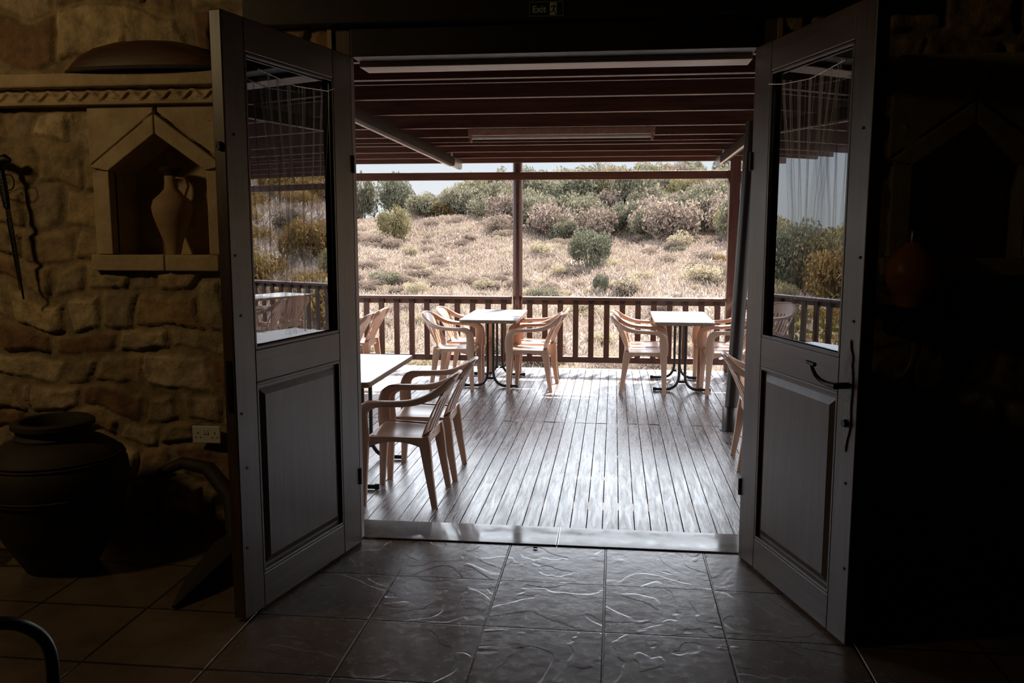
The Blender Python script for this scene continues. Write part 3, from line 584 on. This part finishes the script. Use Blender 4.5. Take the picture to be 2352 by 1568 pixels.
# ------------------------------------------------------------------ monobloc chair
def make_chair():
    r=empty('plastic_armchair',(0,0,0),cat='chair'); K=.2
    # seat
    nu,nv=25,25; V=[]
    for j in range(nv):
        for i in range(nu):
            u=-1+2*i/(nu-1); v=j/(nv-1); w=.205+.025*v; x=u*w; y=-.185+.405*v
            z=.425-.020*(1-u*u)*(1-(2*v-1)**4)+.014*v; 
            if v>.86: z-=((v-.86)/.14)**2*.040
            z-=max(0,abs(u)-.9)/.1*.02
            if v<.1: z+=(.1-v)*.25
            V.append((x,y,z))
    F=[(j*nu+i,j*nu+i+1,(j+1)*nu+i+1,(j+1)*nu+i) for j in range(nv-1) for i in range(nu-1)]
    o=M().add(V,F).build('seat',MPLAST,r); [setattr(p,'use_smooth',True) for p in o.data.polygons]; md=o.modifiers.new('s','SOLIDIFY'); md.thickness=.008
    # back with slots
    nu,nv=61,30; V=[]
    def bp(u,v):
        zt=.795-.10*abs(u)**3.2; z=.415+v*(zt-.415); x=u*(.185+.055*v); y=-.175-.165*v**1.15+.07*u*u*(.5+.5*v)
        return (x,y,z)
    for j in range(nv):
        for i in range(nu): V.append(bp(-1+2*i/(nu-1),j/(nv-1)))
    F=[]
    for j in range(nv-1):
        for i in range(nu-1):
            u=-1+2*(i+.5)/(nu-1); v=(j+.5)/(nv-1); cut=False
            for c in (-.50,-.25,0,.25,.50):
                if abs(u-c)<.050 and .12<v<.66: cut=True
            if .69<abs(u)<.87 and .30<v<.70: cut=True
            if .69<abs(u)<.80 and .14<v<=.30: cut=True
            if not cut: F.append((j*nu+i,j*nu+i+1,(j+1)*nu+i+1,(j+1)*nu+i))
    o=M().add(V,F).build('backrest',MPLAST,r); [setattr(p,'use_smooth',True) for p in o.data.polygons]; md=o.modifiers.new('s','SOLIDIFY'); md.thickness=.008; md.offset=0
    rim=[Vector(bp(-1+2*i/24,1)) for i in range(25)]
    M().sweep(rim,[(.007,.013)]*25,side=(0,0,1),n=10).build('crest_rim',MPLAST,o,smooth=True)
    for s in (-1,1):
        P=[(.150*s,-.325,.778),(.205*s,-.292,.742),(.243*s,-.232,.700),(.262*s,-.160,.668),(.272*s,-.08,.650),(.276*s,.02,.644),(.274*s,.11,.640),(.272*s,.165,.628),(.270*s,.200,.595),(.262*s,.210,.53),(.254*s,.208,.45),(.250*s,.206,.41)]
        S=[(.008,.018),(.012,.023),(.017,.023),(.023,.021),(.026,.019),(.027,.018),(.027,.020),(.024,.029),(.018,.036),(.014,.040),(.014,.042),(.014,.042)]
        P2=smooth_path(P,4); S2=[]
        for i in range(len(P)-1):
            for j in range(4): q=j/4; S2.append((S[i][0]*(1-q)+S[i+1][0]*q,S[i][1]*(1-q)+S[i+1][1]*q))
        S2.append(S[-1]); M().sweep(P2,S2,side=(1,0,0),n=14,square=True).build('armrest',MPLAST,r,smooth=True)
        # front leg
        M().sweep([(.238*s,.205,.425),(.236*s,.206,.38),(.230*s,.212,.20),(.222*s,.220,0)],[(.022,.036),(.024,.034),(.020,.026),(.016,.019)],side=(1,0,0),n=12,square=True).build('leg',MPLAST,r,smooth=True)
        # rear leg, sweeping back
        M().sweep([(.205*s,-.150,.43),(.208*s,-.165,.38),(.214*s,-.190,.20),(.222*s,-.222,0)],[(.018,.042),(.020,.036),(.019,.026),(.015,.019)],side=(1,0,0),n=12,square=True).build('leg',MPLAST,r,smooth=True)
        # arched apron
        n=13; vs=[]
        for i in range(n):
            q=i/(n-1); y=-.17+.385*q; x=(.205+.033*q)*s; arch=.36+.042*math.sin(PI*q)**.6-.03*(1-math.sin(PI*q)**.4)
            vs+= [(x,y,.428+.008*q),(x,y,arch)]
        o=M().add(vs,[(2*i,2*i+1,2*i+3,2*i+2) for i in range(n-1)]).build('side_apron',MPLAST,r); md=o.modifiers.new('s','SOLIDIFY'); md.thickness=.010; md.offset=0
    M().box(-.21,.21,-.178,-.168,.375,.425).box(-.225,.225,.195,.205,.375,.41).build('cross_apron',MPLAST,r,bevel=.003)
    return r
proto=make_chair()
FL,FR=PI/2,-PI/2     # facing -X / +X
CH=[(-1.275,5.19,FL,'beige plastic armchair nearest the doorway, at the near left table','armchairs at the near left table'),
 (-1.262,5.76,FL+.03,'beige plastic armchair just behind the nearest one, near left table','armchairs at the near left table'),
 (-1.665,9.03,FR-.03,'front chair of the pair on the left side of the centre far table','armchairs at the centre far table'),
 (-1.63,9.60,FR-.05,'rear chair, nearer the railing, left side of the centre far table','armchairs at the centre far table'),
 (-.868,9.00,FL+.07,'front chair of the pair on the right side of the centre far table','armchairs at the centre far table'),
 (-.830,9.52,FL+.05,'rear chair, nearer the railing, right side of the centre far table','armchairs at the centre far table'),
 (.315,8.98,FR-.05,'front chair of the pair on the left side of the right far table','armchairs at the right far table'),
 (.335,9.44,FR-.05,'rear chair, nearer the railing, left side of the right far table','armchairs at the right far table'),
 (1.165,9.02,FL+.03,'front chair half behind the dark pole, right side of right far table','armchairs at the right far table'),
 (1.13,9.52,FL,'rear chair on the right side of the right far table, by the square post','armchairs at the right far table'),
 (1.115,6.22,FR-.03,'beige armchair partly hidden by the right door leaf, seen from its back',None),
 (-2.86,9.40,FL,'chair seen past the left door leaf with its full back rim, by the railing','armchairs at the far left table'),
 (-2.84,8.72,FL+.05,'chair cut by the left door leaf, nearer than its twin by the railing','armchairs at the far left table'),
 (-3.90,8.75,FR,'beige armchair by the left side railing, seen in right door glass','armchairs at the far left table'),
 (4.78,9.05,FR,'beige chair at the far right table, front one reflected in left door glass','armchairs at the reflected far right table'),
 (4.42,8.35,FR-.5,'beige chair turned askew before far right table, reflected in left door glass','armchairs at the reflected far right table')]
for i,(x,y,a,lab,gp) in enumerate(CH):
    if i==0: proto.location=(x,y,DZ); proto.rotation_euler.z=a; proto['label']=lab; proto['group']=gp
    else: dup(proto,(x,y,DZ),a,lab,gp)
# ------------------------------------------------------------------ tables
def make_table():
    r=empty('cafe_table',(0,0,0),cat='table'); w,l=.30,.59
    def rr(w,l,rad,z0,z1):
        pts=[]
        for cx,cy,a0 in ((w-rad,l-rad,0),(-w+rad,l-rad,90),(-w+rad,-l+rad,180),(w-rad,-l+rad,270)):
            for k in range(7): a=math.radians(a0+15*k); pts.append((cx+rad*math.cos(a),cy+rad*math.sin(a)))
        n=len(pts); return M().add([(x,y,z0) for x,y in pts]+[(x,y,z1) for x,y in pts],[tuple(range(n-1,-1,-1)),tuple(range(n,2*n))]+[(i,(i+1)%n,(i+1)%n+n,i+n) for i in range(n)])
    rr(w,l,.035,.735,.741).build('tabletop',MTOP,r,bevel=.0015)
    e=rr(w-.001,l-.001,.034,.706,.7349).build('chipboard_edge',MCHIP,r); e['label']='speckled chipboard edge'
    for sy in (-.37,.37):
        for sx in (-1,1):
            pts=[(sx*.030,sy,.70),(sx*.030,sy,.30),(sx*.030,sy,.18),(sx*.040,sy,.11),(sx*.072,sy,.055),(sx*.12,sy,.026),(sx*.17,sy,.019),(sx*.285,sy,.019)]
            o=M().sweep(smooth_path(pts,5),.0145,n=14).build('leg',MBLACK,r,smooth=True)
            M().sweep([(sx*.262,sy,.0205),(sx*.295,sy,.0205)],.0185,n=14).build('foot_cap',MBLACK,o,smooth=True)
        M().box(-.24,.24,sy-.02,sy+.02,.690,.706).build('top_bearer',MBLACK,r)
    M().box(-.018,.018,-.37,.37,.688,.702).build('long_bearer',MBLACK,r)
    M().sweep([(0,-.37,.10),(0,.37,.10)],.011,n=12).build('foot_bar',MALU,r,smooth=True)
    [M().box(-.035,.035,y-.008,y+.008,.088,.112).build('bar_bracket',MBLACK,r) for y in (-.37,.37)]
    return r
tb=make_table()
TB=[(-1.775,5.66,0,'near left white table cut by the left door leaf'),(-1.285,9.36,0,'white topped table before the centre post by the railing'),
 (.715,9.36,0,'white topped table by the railing left of the dark pole'),(1.72,6.10,0,'white table hidden behind the right door leaf, reflected in glass'),
 (5.35,9.30,0,'white table at the far right seen reflected in left door glass'),(-3.35,9.05,0,'white table at the far left by the side railing, reflected in right glass')]
for i,(x,y,a,lab) in enumerate(TB):
    if i==0: tb.location=(x,y,DZ); tb['label']=lab; tb['group']='cafe tables on the terrace'
    else: dup(tb,(x,y,DZ),a,lab,'cafe tables on the terrace')

# ------------------------------------------------------------------ hillside
def terrain(x,y):
    x=np.asarray(x,float);y=np.asarray(y,float)
    r=np.hypot(x,y); a=np.degrees(np.arctan2(x,y))
    R_=[0,9,12,20,30,45,60,70,85,110,140,260]
    P_=[-3.2,-3.0,-2.7,-2.7,-2.2,-0.9,1.0,2.6,4.7,7.2,6.5,-10]
    lo=np.interp(r,R_,[-3.2,-3.0,-2.7,-3.0,-3.1,-2.8,-2.3,-2.0,-2.6,-6,-12,-50])
    g=np.interp(a,[-75,-50,-35,-18,-10,0,12,45,80],[.3,.3,.42,.80,.86,1.0,1.12,1.7,1.8])
    hi=np.interp(r,R_,P_)
    fall=np.interp(a,[-60,-18,-11,0],[1,1,.25,0])*np.clip((r-75)/25,0,1.6)*4.0
    bump=.35*np.sin(x*.21+1.3)*np.sin(y*.17)+.18*np.sin(x*.53+y*.31)+.1*np.sin(x*1.1-y*.7)
    return lo+(hi-lo)*g-fall+bump*np.clip((r-10)/15,0,1)
def terr_mesh():
    A=np.radians(np.arange(-88,88.1,.5)); Rr=np.concatenate([np.arange(4.5,60,.5),np.arange(60,130,1.0),np.arange(130,262,6)])
    AA,RR=np.meshgrid(A,Rr); X=RR*np.sin(AA); Y=RR*np.cos(AA); Y=np.maximum(Y,4.45); Z=terrain(X,Y)+.12*(fbm(X*.9,Y*.9)-.45)
    idx=np.arange(X.size).reshape(X.shape); F=np.stack([idx[:-1,:-1],idx[1:,:-1],idx[1:,1:],idx[:-1,1:]],-1).reshape(-1,4)
    return np.stack([X,Y,Z],-1).reshape(-1,3),F
V,F=terr_mesh(); tag(npmesh('hillside',V,F,MSOIL,smooth=True),kind='structure')
# dry grass: nobody could count it
def grass(n,rmin,rmax,a0,a1,h0,h1,name,label,mat,patch=.0):
    a=np.radians(RNG.uniform(a0,a1,n)); r=np.sqrt(RNG.uniform(rmin**2,rmax**2,n)); x=r*np.sin(a); y=r*np.cos(a)
    d=fbm(x*.13+3,y*.13)+.5*fbm(x*.5,y*.5); k=(d>np.quantile(d,patch))&(y>11.2)
    x,y,r=x[k],y[k],r[k]; n=len(x); z=terrain(x,y)-.04
    h=RNG.uniform(h0,h1,n)*(.6+.8*fbm(x*.4,y*.4)); w=.010+.00045*r; th=RNG.uniform(0,2*PI,n); ln=RNG.normal(0,.5,(n,2))*h[:,None]
    dx=np.cos(th)*w; dy=np.sin(th)*w
    P=np.empty((n,4,3)); P[:,0]=np.stack([x-dx,y-dy,z],-1); P[:,1]=np.stack([x+dx,y+dy,z],-1)
    P[:,2]=np.stack([x+dx*.5+ln[:,0],y+dy*.5+ln[:,1],z+h],-1); P[:,3]=np.stack([x-dx*.5+ln[:,0],y-dy*.5+ln[:,1],z+h],-1)
    F=np.arange(n*4).reshape(n,4); return tag(npmesh(name,P.reshape(-1,3),F,mat),label,'grass',kind='stuff')
grass(230000,19,88,-26,16,.12,.34,'dry_grass','pale dry grass covering the slope beyond the deck railing',GRASS)
grass(60000,12,80,16,68,.25,.6,'dry_grass','dry grass on the slope to the right, seen in left door glass',GRASS)
grass(50000,12,80,-70,-26,.25,.6,'dry_grass','dry grass on the slope to the left, seen in right door glass',GRASS)
# shrub foliage prototypes
def foliage(name,n,lumps,leaf,mat,seed,flat=.85,up=0.,shell=.55):
    rs=np.random.default_rng(seed); c=[];q=[]
    for i in range(lumps):
        th=rs.uniform(0,2*PI); ph=rs.uniform(0,1); rad=.62*math.sqrt(rs.uniform(0,1)); c.append((rad*math.cos(th),rad*math.sin(th),.30+.50*ph*(1-.5*rad))); q.append(rs.uniform(.24,.42))
    c=np.array(c);q=np.array(q); k=rs.integers(0,lumps,n); d=rs.normal(size=(n,3)); d/=np.linalg.norm(d,axis=1)[:,None]
    P=c[k]+d*(q[k]*(shell+(1-shell)*rs.random(n)**.5))[:,None]; P[:,2]*=flat; P[:,2]=np.maximum(P[:,2],.01)
    A=rs.normal(size=(n,3)); A[:,2]+=up; A/=np.linalg.norm(A,axis=1)[:,None]; B=np.cross(A,rs.normal(size=(n,3))); B/=np.linalg.norm(B,axis=1)[:,None]
    s=leaf*rs.uniform(.6,1.3,n)[:,None]; Q=np.stack([P-A*s-B*s*.10,P-A*s*.1+B*s*.42,P+A*s,P-A*s*.1-B*s*.42],1).reshape(-1,3)
    me_o=npmesh(name,Q,np.arange(n*4).reshape(n,4),mat); me=me_o.data; bpy.data.objects.remove(me_o); return me
def stems(seed):
    rs=random.Random(seed); m=M()
    for i in range(6):
        a=rs.uniform(0,2*PI); q=rs.uniform(.2,.5); m.sweep([(0,0,-.15),(q*.4*math.cos(a),q*.4*math.sin(a),.3),(q*math.cos(a),q*math.sin(a),.62)],[.035,.022,.008],n=6)
    o=m.build('branches',MBARK); me=o.data; bpy.data.objects.remove(o); return me
STEM=[stems(1),stems(2)]
PR={'grey':[foliage('f',3400,13,.055,LGREY,1),foliage('f',3400,17,.05,LGREY,2)],'olive':[foliage('f',5200,15,.042,LOLIVE,3,.95,.5)],
 'dark':[foliage('f',5200,18,.042,LDARK,4,.95,.4),foliage('f',4200,12,.05,LDARK,5)],'pink':[foliage('f',2600,12,.055,LPINK,6,.8,.4,.4),foliage('f',2600,15,.05,LPINK,7,.75,.4,.4)],
 'yel':[foliage('f',2000,10,.05,LYEL,8,.75,.8,.35),foliage('f',2000,13,.045,LYEL,9,.7,.8,.35)],'brn':[foliage('f',3000,13,.055,LBRN,10,.8,.3),foliage('f',3000,16,.05,LBRN,12,.9,.3)]}
def shrub(kind,x,y,w,h,label,group=None,name='shrub',rz=None,sink=.05,cat='shrub',z=None):
    zz=float(terrain(x,y)) if z is None else z
    r=empty(name,(x,y,zz-sink),rnd.uniform(0,6.28) if rz is None else rz,label=label,cat=cat,group=group)
    me=rnd.choice(PR[kind]); o=bpy.data.objects.new('foliage',me); C.objects.link(o); o.parent=r; o.scale=(w/2,w/2,h)
    s=bpy.data.objects.new('branches',rnd.choice(STEM)); C.objects.link(s); s.parent=r; s.scale=(w/2,w/2,h); return r
rnd=random.Random(21)
F7=1990.; 
shrub('olive',-15.3,59.7,2.9,2.7,'round olive green bush on the dry slope at left, standing alone')
shrub('dark',-1.35,45.8,2.9,2.25,'dark round green bush on the dry slope right of the centre post')
shrub('dark',-19.6,78,5.2,4.3,'dark rounded tree against the sky at the left end of the ridge',name='tree',cat='tree')
shrub('grey',-22.4,76,3.6,4.9,'grey green tree at the far left of the view, beside the door leaf',name='tree',cat='tree')
shrub('grey',-23.6,77,3.0,3.6,'paler tree left of the grey green ridge tree, by the door leaf',name='tree',cat='tree')
shrub('yel',-4.3,51.6,1.8,1.2,'small straw yellow bush just right of the centre post, mid slope')
shrub('yel',-8.9,38.7,1.6,.95,'low straw yellow bush above the railing left of the centre post')
shrub('yel',.5,39.3,1.9,1.2,'straw yellow bush above the railing, beside a small dark bush')
shrub('dark',-.6,39.8,.9,.95,'small dark bush touching the straw yellow bush above the railing')
shrub('yel',-13.0,55.0,1.5,1.0,'straw yellow bush at the foot of the round olive green bush')
shrub('brn',-16.5,72,2.4,2.2,'orange brown bush right of the dark ridge tree')
shrub('yel',3.9,39.6,2.2,1.3,'tall straw yellow scrub low on the slope near the square post')
shrub('yel',3.9,54.2,2.3,1.5,'straw yellow scrub below the ridge bushes at right')
shrub('grey',1.4,70.5,5.2,4.6,'big pale grey green bush below the ridge right of centre')
shrub('grey',-1.2,73,4.2,4.6,'tall grey green bush left of the big pale one, right of centre')
ridge='grey green scrub bushes covering the ridge'
def polar(a,r): return r*math.sin(math.radians(a)),r*math.cos(math.radians(a))
for i in range(98):          # scrub belt below the crest
    a=-12.5+23.5*((i*.618)%1); q=rnd.random(); r=64+q*27-(a+12)*.5
    if a<-9: r=max(r,72)
    x,y=polar(a,r); k=rnd.choices(['grey','pink','dark','olive','brn'],[6,4.5,.35,.7,.3])[0]; w=rnd.uniform(2.8,5.0)
    if a<-9.5: w*=.8
    shrub(k,x,y,w,w*rnd.uniform(.62,.85),'scrub bush in the grey green thicket covering the ridge',ridge)
for i in range(11):
    a=-9.8+7.5*i/10; x,y=polar(a,88+rnd.uniform(-3,3)); w=rnd.uniform(3.8,5.4); k=rnd.choice(['grey','yel','olive','grey'])
    shrub(k,x,y,w,rnd.uniform(3.2,4.3),'bush on the skyline over the left half of the thicket','bushes along the left skyline')
for i in range(18):          # crest line
    a=-10+21*((i*.618)%1); x,y=polar(a,102+rnd.uniform(-4,6)); w=rnd.uniform(2.6,4.4); k=rnd.choice(['grey','yel','olive','grey','dark'])
    shrub(k,x,y,w,w*rnd.uniform(.6,.85),'small bush on the skyline above the thicket','bushes along the skyline')
for i in range(52):          # scrub scattered on the dry slope
    a=-18+27*((i*.618+.3)%1); r=rnd.uniform(27,66); x,y=polar(a,r); k=rnd.choices(['pink','yel','brn','grey'],[5,4,.4,.6])[0]; w=rnd.uniform(.8,2.2)
    shrub(k,x,y,w,w*rnd.uniform(.35,.55),'low dry scrub clump scattered on the straw coloured slope','low scrub clumps on the dry slope')
for i in range(16):          # purple brown scrub line across the left of the slope
    a=-17+13.5*((i*.618)%1); r=46+rnd.uniform(-2.5,2.5)-(a+17)*.35; x,y=polar(a,r); w=rnd.uniform(1.2,2.2)
    shrub('pink',x,y,w,w*.4,'low purplish brown scrub in the dark band across the slope','purplish scrub band on the slope')
for i in range(30):          # green-yellow growth just under the deck
    a=-17+28*((i*.618+.1)%1); r=rnd.uniform(14.0,27); x,y=polar(a,r); w=rnd.uniform(1.0,2.0)
    shrub(rnd.choice(['yel','olive','yel','pink','grey','pink']),x,y,w,w*rnd.uniform(.45,.7),'yellow green bush growing just below the deck edge','bushes under the deck edge')
for i in range(14):          # right-hand slope, seen in the left glass
    a=14+48*((i*.618)%1); r=rnd.uniform(20,75); x,y=polar(a,r); w=rnd.uniform(2.0,4.4)*(.6+r/110); k=rnd.choices(['brn','yel','grey','olive','pink'],[6,3,2,2,2])[0]
    shrub(k,x,y,w,w*rnd.uniform(.5,.8),'orange brown bush on the steep slope to the right, seen in glass','bushes on the right slope')
for i in range(14):          # left-hand slope and trees, seen in the right glass
    a=-64+44*((i*.618)%1); r=rnd.uniform(26,70); x,y=polar(a,r); w=rnd.uniform(2.4,4.6)*(.5+r/90); k=rnd.choices(['brn','dark','grey','olive','pink'],[3,3,2,3,2])[0]
    shrub(k,x,y,w,w*rnd.uniform(.5,.72),'dark bush on the slope to the left, seen in right door glass','bushes on the left slope')
for i in range(30):
    a=math.radians(38+18*((i*.618)%1)); d=14+52*rnd.random(); x,y=-1.3+d*math.sin(a),3.6+d*math.cos(a); w=rnd.uniform(1.4,3.0)*(.6+d/70); k=rnd.choices(['brn','yel','olive','pink'],[6,2,1.5,2])[0]
    shrub(k,x,y,w,w*rnd.uniform(.5,.8),'orange brown shrub crowding the near right slope, seen in left glass','shrubs crowding the right slope')
for i in range(16):
    a=math.radians(-39-15*((i*.618)%1)); d=rnd.uniform(44,58); x,y=.75+d*math.sin(a),3.5+d*math.cos(a); w=rnd.uniform(4.0,6.5); k=rnd.choices(['dark','olive','brn'],[4,3,1.5])[0]
    shrub(k,x,y,w,rnd.uniform(2.8,4.0),'dark rounded tree on the skyline seen in the right door glass','trees on the left skyline',name='tree',cat='tree')
def mass(name,label,specs):     # uncountable low scrub between the bushes
    Q=[];F=[];off=0
    for kind,x,y,w,h in specs:
        me=rnd.choice(PR[kind]); n=len(me.vertices); co=np.empty(n*3,np.float32); me.vertices.foreach_get('co',co); co=co.reshape(-1,4,3)[:1300]
        a=rnd.uniform(0,6.28); c_,s_=math.cos(a),math.sin(a); X=(co[...,0]*c_-co[...,1]*s_)*w/2+x; Y=(co[...,0]*s_+co[...,1]*c_)*w/2+y; Z=co[...,2]*h+float(terrain(x,y))-.05
        Q.append(np.stack([X,Y,Z],-1).reshape(-1,3))
    Q=np.concatenate(Q); tag(npmesh(name,Q,np.arange(len(Q)).reshape(-1,4),MM[specs[0][0]]),label,'scrub',kind='stuff')
MM={'pink':LPINK,'yel':LYEL,'olive':LOLIVE,'brn':LBRN,'grey':LGREY}
def spread(kind,n,a0,a1,r0,r1,w0,w1,hr):
    out=[]
    for i in range(n):
        x,y=polar(rnd.uniform(a0,a1),math.sqrt(rnd.uniform(r0*r0,r1*r1))); w=rnd.uniform(w0,w1); out.append((kind,x,y,w,w*hr))
    return out
mass('low_scrub','pinkish grey low scrub strewn all over the dry slope',spread('pink',150,-18,10,22,68,.7,1.9,.4))
mass('low_scrub','pale straw coloured tufts strewn all over the dry slope',spread('yel',110,-18,10,16,66,.5,1.5,.45))
mass('low_scrub','grey green undergrowth at the foot of the ridge thicket',spread('grey',60,-12,11,66,95,2.0,4.0,.7))
mass('low_scrub','orange brown undergrowth on the right slope, seen in left glass',spread('brn',260,22,56,18,70,1.4,3.4,.6))
mass('low_scrub','orange brown undergrowth on the left slope, seen in right glass',spread('brn',50,-60,-30,18,60,1.6,3.2,.35))
# climbing vine on the two side railings
def vine(x0,y0,x1,y1,n,label):
    rs=np.random.default_rng(int(abs(x0)*100)); r=empty('climbing_vine',(x0,y0,DZ),label=label,cat='vine'); t=rs.random(n); strands=rs.integers(0,9,n)/9.0
    px=(x1-x0)*(strands+.05*rs.normal(size=n)); py=(y1-y0)*(strands+.05*rs.normal(size=n)); pz=rs.random(n)**.8*1.05*(.55+.6*np.sin(strands*17)**2)-.2
    off=rs.normal(0,.07,(n,2)); P=np.stack([px+off[:,0],py+off[:,1],pz],-1)
    A=rs.normal(size=(n,3)); A/=np.linalg.norm(A,axis=1)[:,None]; B=np.cross(A,rs.normal(size=(n,3))); B/=np.linalg.norm(B,axis=1)[:,None]; s=.035*rs.uniform(.6,1.3,n)[:,None]
    Q=np.stack([P-A*s,P+B*s*.7,P+A*s,P-B*s*.7],1).reshape(-1,3); npmesh('vine_leaves',Q,np.arange(n*4).reshape(n,4),LVINE,r)
    m=M()
    for k in range(9):
        sx,sy=(x1-x0)*k/9,(y1-y0)*k/9; m.sweep([(sx,sy,-.5),(sx+.04,sy+.03,.2),(sx-.03,sy,.7)],[.008,.006,.003],n=6)
    m.build('vine_stems',MBARK,r)
vine(-4.62,6.2,-4.62,9.6,1500,'leafy vine climbing behind the left side railing, in glass'); vine(2.2,10.52,3.9,10.52,900,'yellow leafed vine behind the railing at right, in left glass')

# ------------------------------------------------------------------ light
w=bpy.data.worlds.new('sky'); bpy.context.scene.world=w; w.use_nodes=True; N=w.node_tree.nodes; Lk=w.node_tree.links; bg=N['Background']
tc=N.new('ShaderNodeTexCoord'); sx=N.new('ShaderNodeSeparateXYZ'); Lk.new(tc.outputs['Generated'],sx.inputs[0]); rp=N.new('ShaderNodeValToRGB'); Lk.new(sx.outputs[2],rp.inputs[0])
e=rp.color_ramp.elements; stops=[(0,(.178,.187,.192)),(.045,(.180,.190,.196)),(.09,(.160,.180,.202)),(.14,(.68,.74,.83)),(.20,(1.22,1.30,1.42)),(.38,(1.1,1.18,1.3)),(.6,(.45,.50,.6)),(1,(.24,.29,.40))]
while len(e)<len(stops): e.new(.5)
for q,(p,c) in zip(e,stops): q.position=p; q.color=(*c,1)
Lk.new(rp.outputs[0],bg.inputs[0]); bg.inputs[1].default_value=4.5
sd=bpy.data.lights.new('sun','SUN'); sd.energy=21.0; sd.angle=math.radians(.6); sd.color=(1,.95,.89); so=bpy.data.objects.new('sun',sd); C.objects.link(so)
so.rotation_euler=Vector((.30,1.0,1.32)).to_track_quat('Z','Y').to_euler()
# one warm ceiling lamp in the room, left of the camera
ld=bpy.data.lights.new('ceiling_lamp','AREA'); ld.energy=11.5; ld.size=.25; ld.color=(1,.72,.36); lo=bpy.data.objects.new('ceiling_lamp',ld); C.objects.link(lo); lo.location=(-3.75,1.95,2.80)
lo.rotation_euler=(Vector((-3.75,1.95,2.80))-Vector((-2.4,4.1,1.4))).to_track_quat('Z','Y').to_euler()

# ------------------------------------------------------------------ camera
cd=bpy.data.cameras.new('camera'); co=bpy.data.objects.new('camera',cd); C.objects.link(co)
cd.sensor_width=36; cd.lens=1990/2352*36; co.location=(0,0,1.55); co.rotation_euler=(math.radians(90-7.4),0,math.radians(6.7)); cd.clip_end=1000
sc=bpy.context.scene; sc.camera=co
sc.view_settings.view_transform='Standard'; sc.view_settings.look='None'; sc.view_settings.gamma=1; sc.view_settings.use_curve_mapping=False; sc.view_settings.exposure=0
